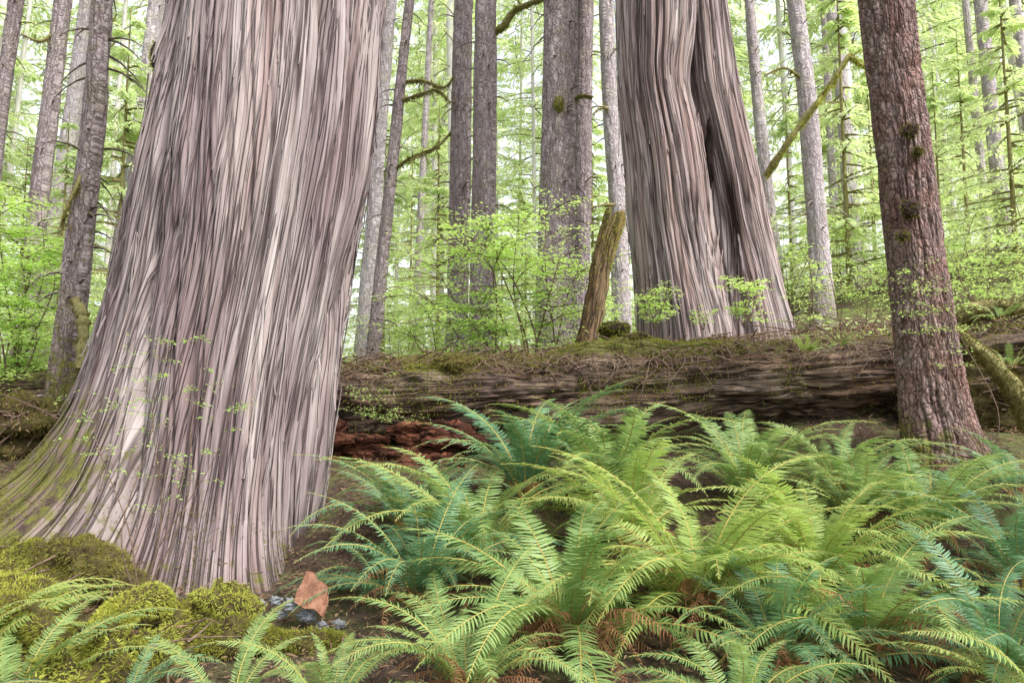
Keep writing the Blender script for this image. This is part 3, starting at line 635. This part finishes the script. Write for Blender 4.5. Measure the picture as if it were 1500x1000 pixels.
# red rotten wood below its left end
tR=thing('rotten_wood','crumbling dark reddish rotten wood under the left part of the fallen log','wood',P(560,690,8.9))
rg=np.random.default_rng(88)
for j in range(18):
    x0=rg.uniform(440,700); y0=rg.uniform(618,715); Y=rg.uniform(8.8,9.3); l=rg.uniform(.5,1.4); dz=rg.normal(0,.05)
    c=P(x0,y0,Y); pts=[c+np.array([-l/2,rg.normal(0,.05),-dz]),c+np.array([0,-.04,rg.normal(0,.03)]),c+np.array([l/2,rg.normal(0,.05),dz])]
    q2=smoothpath(pts,90); r0=rg.uniform(.04,.12); sd=110+j*7
    def rd(u,s,sd=sd,r0=r0): return r0*(1.1*(vn(u*6,s*3,sd,6)-.5)+.35*groove(vn(u*14,s*.8,sd+1,14))+.7*(vn(u*20,s*12,sd+2,20)-.5))
    V,F,uv,Nn,s=sweep(q2,r0*np.interp(np.linspace(0,1,90),[0,.2,.8,1],[.05,1,1,.05]),48,rd,loc=True)
    mk('wood_chunk',V,[F],M['red'],tR,uv=uv,attrs={'h':np.full(len(V),.7),'moss':.10+.22*np.clip(Nn[:,2],0,1)})
def debris(parent,cen,sp,n,seed,name='debris'):
    rg=np.random.default_rng(seed); g=G()
    for _ in range(n):
        p0=np.array(cen)+rg.normal(0,1,3)*np.array(sp); d=np.array([rg.normal(0,.22),rg.normal(0,.12),rg.normal(0,.10)])
        V,F=sweep(smoothpath([p0-d,p0+rg.normal(0,.02,3),p0+d],6),np.linspace(.014,.005,6)*rg.uniform(.5,1.8),5); g.add(V,F)
    g.mk(name,M['twig'],parent)
def bank(label,cen,r,seed,sq,nf):
    V,F=blob(cen,r,seed,60,44,.45,sq); mb=mk('earth_bank',V,[F],M['mossbody']); tag(mb,label,'mound')
    p,n=sample(V,F,nf,lambda p,n:vn(p[:,0]*3+9,p[:,2]*3+p[:,1],seed)**2); V2,F2=fuzz(p,n,.06,.012,.4); mk('moss',V2,[F2],M['mossd'],mb,smooth=False)
    p,n=sample(V,F,nf//4); V2,F2=leaves(p+n*.02,rng.normal(0,1,p.shape),n+rng.normal(0,.4,p.shape),.07,.018); mk('litter',V2,[F2],M['litter'],mb,smooth=False)
    debris(mb,np.array(cen)+np.array([0,-r*sq[1]*.8,.1]),(r*sq[0]*.5,.12,r*sq[2]*.4),60,seed)
bank('brown mossy mound of earth and roots at the left edge behind the cedar root',P(20,630,8.6),.55,111,(1.2,.8,.65),5000)
bank('dark mossy bank of earth at the right edge behind the hemlock',P(1490,575,8.7),.85,143,(1.4,.7,.7),9000)
# snag
sp=smoothpath([P(855,530,10.6),P(868,460,10.6),P(882,390,10.55),P(896,335,10.5),P(904,306,10.5)],90)
def sd_(u,s): return .03*(vn(u*5,s*1.2,121,5)-.5)*2+.03*groove(vn(u*12,s*.6,122,12))-.02+.03*(vn(u*16,s*5,124,16)-.5)
V,F,uv,Nn,s=sweep(sp,np.interp(np.linspace(0,1,90),[0,.15,.6,1],[.18,.15,.145,.15]),60,sd_,loc=True)
V=V.reshape(90,61,3); lim=(64+26*vn(np.linspace(0,1,61)*11,.3,6,11)**.8*1.1).astype(int).clip(0,89)
for j in range(61):
    tip=V[lim[j],j]*.8+sp[lim[j]]*.2
    V[lim[j]:,j]=tip
tS=thing('snag','short leaning broken snag with a mossy jagged top standing at the log','snag',P(855,530,10.6))
mk('trunk',V.reshape(-1,3),[F],M['snag'],tS,uv=uv,attrs={'h':np.full(90*61,.7),'moss':np.full(90*61,.30)})
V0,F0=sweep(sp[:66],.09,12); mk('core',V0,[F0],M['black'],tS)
zt=V[...,2].max()
p,n=sample(V.reshape(-1,3),F,8000,lambda p,n:.10+sstep(zt-1.3,zt-.1,p[:,2])+(n[:,0]*0+(p[:,0]>sp[45][0]+.05))*.3); V2,F2=fuzz(p,n,.06,.011,.5); mk('moss',V2,[F2],M['mossy'],tS,smooth=False)
tag(mossy_blob('mossy_stump',P(900,484,9.5),.15,131,None,M['log'],M['moss'],1500,(1.2,1,.8),.04,.009,.35),'small mossy stump sitting on the log at the foot of the snag','stump')
tag(mossy_blob('mossy_stump',P(928,496,9.3),.12,132,None,M['log'],M['mossd'],1000,(1.8,1,.5),.04,.009,.35),'flat brown mossy clod on the log right of the small stump','clod')
def mossroot(name,label,pts,r0,r1,seed,body,mossmat,nf,L=.05,W=.011,cat='root',amp=.9):
    q=smoothpath(pts,90)
    rr=np.interp(np.linspace(0,1,90),[0,.08,.5,.93,1],[r0*.4,r0,(r0+r1)/2,r1,r1*.2])
    f=lambda u,s:amp*r0*((vn(u*4,s*2.5/max(r0,.1)*.15+u*0,seed,4)-.5)*1.1+(vn(u*9,s*7,seed+1,9)-.5)*.6+(vn(u*20,s*16,seed+2,20)-.5)*.25)
    V,F,uv,Nn,s=sweep(q,rr,48,f,loc=True)
    o=mk(name,V,[F],body,None,uv=uv,attrs={'h':np.full(len(V),.7),'moss':np.full(len(V),.3)}); tag(o,label,cat)
    p,n=sample(V,F,nf,lambda p,n:.06+vn(p[:,0]*6+9,p[:,1]*6+p[:,2]*5,seed)**2)
    ce=q[np.argmin(((p[:,None,:]-q[None,::4,:])**2).sum(-1),1)*4]; sg=np.sign(((p-ce)*n).sum(1))[:,None]; n=n*sg
    V2,F2=fuzz(p,n,L,W,.35); mk('moss',V2,[F2],mossmat,o,smooth=False); return o
mossroot('mossy_root','moss covered root curving down past the right side of the hemlock',[P(1395,475,7.8),P(1425,505,7.5),P(1465,545,7.3),P(1490,575,7.2),P(1515,640,7.1)],.06,.08,141,M['mtwig'],M['mossd'],3500,.04,.009)
mossroot('mossy_root','moss draped branch lying on the bank at the right edge',[P(1390,470,9),P(1440,455,8.9),P(1490,450,8.8),P(1560,440,8.8)],.09,.08,142,M['mtwig'],M['mossd'],3000,.05,.01)
mossroot('rotten_log','short rotten log piece sloping across the bank behind the hemlock',[P(1400,520,8.3),P(1450,505,8.2),P(1500,500,8.1),P(1580,480,8.1)],.11,.10,144,M['log'],M['mossd'],1500,.04,.009,'log')
# --- bottom-left lumpy moss carpet
mx_,my_=np.linspace(-5.2,-1.0,260),np.linspace(3.5,6.7,220); MX,MY=np.meshgrid(mx_,my_)
rid=1-np.abs(2*vn(MX*1.3+MY*.5+30,MY*1.7-MX*.3+5,201)-1); rid2=1-np.abs(2*vn(MX*2.8+30,MY*3.1+MX+5,202)-1)
edge=sstep(-1.85,-2.3,MX+.25*(vn(MY*2,MX,8)-.5))*sstep(6.6,6.1,MY)
foot=1-.85*sstep(-3.5,-2.8,MX)*sstep(4.7,5.3,MY)
MZ=ground(MX,MY)-.16+edge*foot*(.05+.27*rid**1.5+.20*rid2**1.5+.08*vn(MX*7,MY*7,203)+.035*vn(MX*19,MY*19,204))
MV=np.stack([MX,MY,MZ],-1).reshape(-1,3); MF=gridfaces(220,260)
mc=mk('moss_carpet',MV,[MF],M['mossbody']); tag(mc,'lumpy carpet of yellow green moss over buried roots and rocks at the bottom left','moss',kind='stuff')
hi=lambda p:sstep(.06,.28,p[:,2]-ground(p[:,0],p[:,1]))
p,n=sample(MV,MF,30000,lambda p,n:(.01+hi(p))*(vn(p[:,0]*2+7,p[:,1]*2,206)>.42)); V2,F2=fuzz(p,n,.034,.008,.25); mk('moss_tufts',V2,[F2],M['moss'],mc,smooth=False)
p,n=sample(MV,MF,14000,lambda p,n:(.01+hi(p))*(vn(p[:,0]*2+7,p[:,1]*2,206)<.46)); V2,F2=fuzz(p,n,.04,.009,.25); mk('moss_tufts',V2,[F2],M['mossy'],mc,smooth=False)
p,n=sample(MV,MF,9000,lambda p,n:1.02-hi(p)); V2,F2=leaves(p+np.array([0,0,.02]),rng.normal(0,1,p.shape)*np.array([1,1,.3]),np.array([0,0,1.])+rng.normal(0,.4,p.shape),rng.uniform(.02,.10,len(p)),.015); mk('litter',V2,[F2],M['litter'],mc,smooth=False)
rg=np.random.default_rng(9); g=G()
for _ in range(120):
    x=rg.uniform(-4.8,-1.8); y=rg.uniform(4,6); z=float(ground(x,y))+rg.uniform(.05,.3); p0=np.array([x,y,z]); d=np.array([rg.normal(0,.16),rg.normal(0,.12),rg.normal(.02,.05)])
    V,F=sweep(smoothpath([p0-d,p0+rg.normal(0,.03,3),p0+d],6),np.linspace(.007,.003,6)*rg.uniform(.6,1.7),4); g.add(V,F)
g.mk('twigs',M['twig'],mc)
mossroot('mossy_root','broad brown mossy root running along the left foot of the huge cedar',[P(-90,820,5.9),P(20,816,5.75),P(110,822,5.6),P(185,848,5.35),P(235,895,5.1)],.19,.12,151,M['mossbody'],M['mossd'],10000,.045,.009)
mossroot('mossy_root','bright yellow green mossy root arching toward the bottom left',[P(250,885,4.75),P(202,880,4.5),P(165,912,4.3),P(145,975,4.15),P(135,1080,4.05)],.085,.10,152,M['mossbody'],M['mossy'],12000,.03,.007)
mossroot('mossy_root','dull green mossy root lying low in front of the grey stones',[P(290,945,4.8),P(350,936,4.7),P(430,948,4.7),P(500,958,4.7),P(540,1000,4.6)],.12,.10,153,M['mossbody'],M['moss'],8000,.035,.008)
mossroot('mossy_root','mossy root along the left edge near the bottom',[P(-60,905,4.6),P(20,895,4.5),P(75,925,4.35),P(95,990,4.2),P(95,1090,4.1)],.11,.09,154,M['mossbody'],M['moss'],7000,.04,.008)
for nm,(x,y,Y),r,sd,mm,nf,sq,lab in (('mossy_rock',(325,896,4.9),.16,161,'mossy',6000,(1.15,.9,.9),'rounded bright mossy knob against the front of the cedar base'),
   ('mossy_rock',(262,908,4.85),.11,162,'mossd',3000,(1.3,1,1),'brownish mossy lump between the bright knob and the arching root'),
   ('mossy_rock',(228,960,4.4),.11,165,'mossy',4000,(1.1,1,.9),'small yellowish moss hump at the bottom, right of the arching root')):
    k=mossy_blob(nm,P(x,y,Y),r,sd,None,M['mossbody'],M[mm],nf,sq,.03,.007,.6); tag(k,lab,'rock')
for (x,y,r,lab) in ((380,886,.042,'leftmost small grey stone at the cedar base'),(403,879,.036,'second small grey stone from the left at the cedar base'),(426,884,.05,'rounded grey stone just left of the red bark slab'),
   (450,902,.05,'largest grey stone under the red bark slab'),(472,917,.04,'grey stone lowest in the middle of the little pile'),(496,914,.042,'flat grey stone at the right end of the pile'),(412,899,.032,'tiny grey stone in the middle of the pile')):
    c=P(x,y,5.0); V,F=blob(c,r,int(x),20,14,.4,(1.2,1,.75)); tag(mk('stone',V,[F],M['stone'],smooth=False),lab,'stone')
pl=np.array([(-.115,-.09),(-.03,-.12),(.03,-.11),(.10,-.155),(.105,-.06),(.085,.01),(.075,.05),(.03,.075),(-.01,.085),(-.05,.13),(-.09,.135),(-.10,.05),(-.12,-.01)])
c=P(460,866,4.98); m=len(pl); fr=np.array([c+np.array([a+.10*b,.55*b,b*.85-.15*a]) for a,b in pl]); bk=fr+np.array([.006,.03,-.01]); k=np.arange(m)
cf,cb=fr.mean(0)+np.array([0,-.006,0]),bk.mean(0); VV=np.vstack([fr,bk,[cf],[cb]])
tri=np.concatenate([np.stack([k,(k+1)%m,np.full(m,2*m)],1),np.stack([(k+1)%m+m,k+m,np.full(m,2*m+1)],1)])
tag(mk('bark_slab',VV,[tri,np.stack([k,k+m,(k+1)%m+m,(k+1)%m],1)],M['slab'],None,smooth=False),'broken slab of fresh reddish bark leaning beside the grey stones','bark')
# --- ferns
def frond_mesh(seed,e0,e1,mats,npair=56,plen=.100,pw=.0130,droop=.22,dead=False):
    rg=np.random.default_rng(seed); n=40; t=np.linspace(0,1,n)
    el=np.radians(e0+(e1-e0)*t**1.1); az=.3*rg.normal()*t**1.5
    d=np.stack([np.cos(el)*np.cos(az),np.cos(el)*np.sin(az),np.sin(el)],1); q=np.vstack([[0,0,0],np.cumsum(d[:-1]/(n-1),axis=0)])
    g=G(); V,F=sweep(q,np.linspace(.0045,.001,n),4); g.add(V,F,m=1)
    T=d; Sd=nrm(np.cross(np.array([0,0,1.]),T)); Nn=nrm(np.cross(T,Sd))
    tt=np.repeat(np.linspace(.15,.995,npair),2); side=np.tile([1.,-1.],npair); m=len(tt)
    tt=tt+rg.normal(0,.002,m); f=np.clip(tt,0,1)*(n-1); i=np.clip(f.astype(int),0,n-2); fr=(f-i)[:,None]
    pos=q[i]*(1-fr)+q[i+1]*fr; Ti=T[i]; Si=Sd[i]*side[:,None]; Ni=Nn[i]
    env=np.interp(tt,[.13,.2,.4,.6,.8,.92,1],[.62,.85,1,.9,.6,.3,.05])*rg.uniform(.9,1.08,m)
    if dead: env*=rg.uniform(.4,1,m)
    L=plen*env; W=pw*np.clip(.45+.6*env,.3,1.05)
    ang=np.radians(np.interp(tt,[.13,.6,1],[2,16,48])+rg.normal(0,3,m)); up=rg.normal(.10,.08,m)-(.6 if dead else 0)*rg.random(m)
    D=nrm(Si*np.cos(ang)[:,None]+Ti*np.sin(ang)[:,None]+Ni*up[:,None])
    tw=rg.normal(.0,.22,m)[:,None]; Wd=nrm(Ti+Ni*tw*side[:,None]); dn=-Ni
    dr=droop*rg.uniform(.5,1.6,m)[:,None]
    def pt(a,w,b=0): return pos+D*(L*a)[:,None]+dn*((a**2)*L)[:,None]*dr+Wd*(W*w)[:,None]+Ti*(L*b)[:,None]
    VV=np.stack([pt(0,-.3),pt(0,.42),pt(.4,-.42,.02),pt(.4,.42,.02),pt(.75,-.28,.06),pt(.75,.3,.06),pt(1,.0,.13)],1).reshape(-1,3)
    b=np.arange(m)[:,None]*7
    Q=np.concatenate([b+np.array([[0,1,3,2]]),b+np.array([[2,3,5,4]])]); Tr=b+np.array([[4,5,6]])
    g.add(VV,Q,Tr); return mesh_of(g,'frond',mats)
ANG=[(80,-10),(76,-20),(70,-35),(64,-50),(72,-5),(60,-15),(58,-30),(52,-45),(45,-55),(30,-60)]
FR={}
for key in ('frond','frondb','frondy'):
    FR[key]=[frond_mesh(900+i,e0,e1,[M[key],M['rachis']]) for i,(e0,e1) in enumerate(ANG)]
DF=[frond_mesh(950+i,e0,e1,[M['dead'],M['dead']],36,.10,.013,.5,True) for i,(e0,e1) in enumerate([(45,-80),(25,-85),(60,-88)])]
def fern(label,x,Y,n,L,key='frond',dead=4,seed=0,spread=1.,zoff=0,pz=None,azr=None,upr=0):
    rg=np.random.default_rng(seed); z=float(ground(x,Y))+zoff if pz is None else pz
    t=thing('sword_fern',label,'fern',(x,Y,z),'sword ferns')
    for i in range(n):
        o=bpy.data.objects.new('frond',FR[key][rg.integers(0,5 if upr else 10)]); C.objects.link(o); o.parent=t
        az=(i/n*2*math.pi+rg.normal(0,.25)) if azr is None else rg.uniform(*azr)
        o.location=(math.cos(az)*.05,math.sin(az)*.05,.03*rg.random()); s=L*rg.uniform(.65,1.12); o.scale=(s,s*rg.uniform(.8,1.05),s)
        o.rotation_euler=(rg.normal(0,.14),rg.normal(0,.10)*spread-(.12 if i%3==0 else 0),az)
    for i in range(dead):
        o=bpy.data.objects.new('dead_frond',DF[rg.integers(0,3)]); C.objects.link(o); o.parent=t
        s=L*rg.uniform(.4,.7); o.scale=(s,s,s); o.rotation_euler=(rg.normal(0,.3),rg.normal(0,.2)-.25,rg.uniform(math.pi,2*math.pi) if i%3 else rg.uniform(0,6.28))
def X(px,Y): return (px-750)/1000*Y
fl=[
 ('large sword fern at the centre foreground with brown dead fronds at its heart',835,4.9,40,1.6,'frond',30),
 ('tall bright sword fern right of centre with many yellow stalks',1015,5.4,44,1.75,'frondy',24),
 ('upright bluish green fern in front of the log below the mossy knob',770,7.4,28,1.8,'frondb',2),
 ('yellow green fern in the middle of the bed below the double cedar',1190,5.8,36,1.6,'frondy',12),
 ('green fern in front of the foot of the right hemlock',1340,6.2,30,1.4,'frond',6),
 ('bluish green fern at the right edge of the bed',1480,5.5,28,1.3,'frondb',5),
 ('fern touching the log below the double cedar\'s hollow',1090,7.4,26,1.6,'frond',2),
 ('fern touching the log just right of the upright bluish green one',890,7.4,26,1.75,'frond',2),
 ('small fern touching the log midway to the right hemlock',1220,7.2,20,1.2,'frond',2),
 ('broad fern in the lower right with drooping dark fronds',1250,4.75,34,1.35,'frond',28),
 ('bluish lit fern low at the right, in front of the edge fern',1440,4.4,28,1.2,'frondb',12),
 ('fern at the bottom left of the bed with long fronds reaching the stones',690,4.1,22,1.05,'frond',12),
 ('fern at the bottom edge right of centre',1070,3.75,18,.85,'frond',14),
 ('bluish fern in the hollow between cedar base and the central fern',620,5.4,28,1.4,'frondb',10),
 ('fern behind the central one, left part of the bed',700,6.2,30,1.65,'frond',4),
 ('fern filling the bed behind the tall bright one',920,6.5,30,1.6,'frondy',3),
 ('fern between the yellow green one and the hemlock fern',1250,6.6,26,1.35,'frond',3),
 ('yellowish fern in the bottom right corner',1500,3.9,20,1.0,'frondy',4),
 ('fern rising beside the right side of the hemlock base',1480,6.6,20,1.05,'frondb',3),
 ('fern on the bare soil just right of the huge cedar, under the rotten wood',600,6.8,24,1.3,'frondb',4),
 ('fern close against the right flank of the huge cedar base',565,5.9,16,.95,'frondb',5),
 ('fern under the drooping fronds at the lower right of centre',1130,4.55,24,1.05,'frondb',24),
]
for i,(lab,px,Y,n,L,key,dd) in enumerate(fl): fern(lab,X(px,Y),Y,n,L,key,dd,seed=1000+i,upr=(i in (2,6,7)))
fern('fern in the bottom left corner in front of the mossy roots',X(200,3.75),3.75,11,.8,'frondb',1,seed=1101)
fern('small fern at the bottom left between arching root and low root',X(350,3.9),3.9,11,.7,'frond',2,seed=1102)
fern('olive yellow fern leaning in from the left edge',X(-40,4.3),4.3,18,1.15,'frondy',3,seed=1103,azr=(-.9,1.3))
fern('dark green fern at the very bottom left',X(40,3.8),3.8,18,.95,'frond',2,seed=1109)
fern('fern at the bottom edge below the stones',X(490,3.75),3.75,16,.75,'frond',3,seed=1104)
c=P(1180,520,8.62); fern('little fern hanging on the face of the log below the hemlock side',c[0],c[1],13,.46,'frondy',0,seed=1105,pz=c[2],azr=(-2.6,-.5))
c=P(1225,512,8.62); fern('tiny fern on the log face right beside the little hanging fern',c[0],c[1],9,.32,'frond',0,seed=1108,pz=c[2],azr=(-2.6,-.5))
c=P(1465,470,8.5); fern('small fern on the bank at the right edge',c[0],c[1],9,.5,'frond',0,seed=1106,pz=c[2])
c=P(1480,540,7.9); fern('small bright fern on the face of the right bank',c[0],c[1],10,.55,'frond',0,seed=1107,pz=c[2])
# --- litter
k=34000; xx=rng.uniform(-6,8,k); yy=rng.uniform(3,10,k); zz=ground(xx,yy)+.008+.05*rng.random(k)
V,F=leaves(np.stack([xx,yy,zz],1),rng.normal(0,1,(k,3))*np.array([1,1,.25]),np.array([0,0,1.])+rng.normal(0,.4,(k,3)),rng.uniform(.02,.11,k),rng.uniform(.006,.024,k))
tag(mk('leaf_litter',V,[F],M['litter'],None,smooth=False),'brown needle and leaf litter strewn over the forest floor','litter',kind='stuff')
# --- light
w=bpy.data.worlds.new('World'); S.world=w; w.use_nodes=True; nt=w.node_tree; bg=nt.nodes['Background']
sk=nt.nodes.new('ShaderNodeTexSky'); sk.sky_type='NISHITA'; sk.sun_disc=False; sk.sun_elevation=math.radians(52); sk.sun_rotation=math.radians(130); sk.dust_density=3; sk.air_density=1
hs=nt.nodes.new('ShaderNodeHueSaturation'); hs.inputs['Saturation'].default_value=.2; nt.links.new(sk.outputs[0],hs.inputs['Color']); nt.links.new(hs.outputs[0],bg.inputs[0]); bg.inputs[1].default_value=.38
sl=bpy.data.lights.new('Sun','SUN'); sl.energy=3.8; sl.angle=math.radians(14); sl.color=(1,.96,.9)
so=bpy.data.objects.new('Sun',sl); C.objects.link(so)
from mathutils import Vector
az=math.radians(130); el=math.radians(52)
sd=Vector((math.sin(az)*math.cos(el),math.cos(az)*math.cos(el),math.sin(el)))
so.rotation_euler=sd.to_track_quat('Z','Y').to_euler()
S.view_settings.view_transform='Standard'; S.view_settings.look='None'; S.view_settings.exposure=0
cd=bpy.data.cameras.new('Camera'); co=bpy.data.objects.new('Camera',cd); C.objects.link(co)
co.location=(0,0,CAMZ); co.rotation_euler=(math.radians(95),0,0); cd.lens=24; cd.sensor_width=36; cd.clip_end=600
S.camera=co
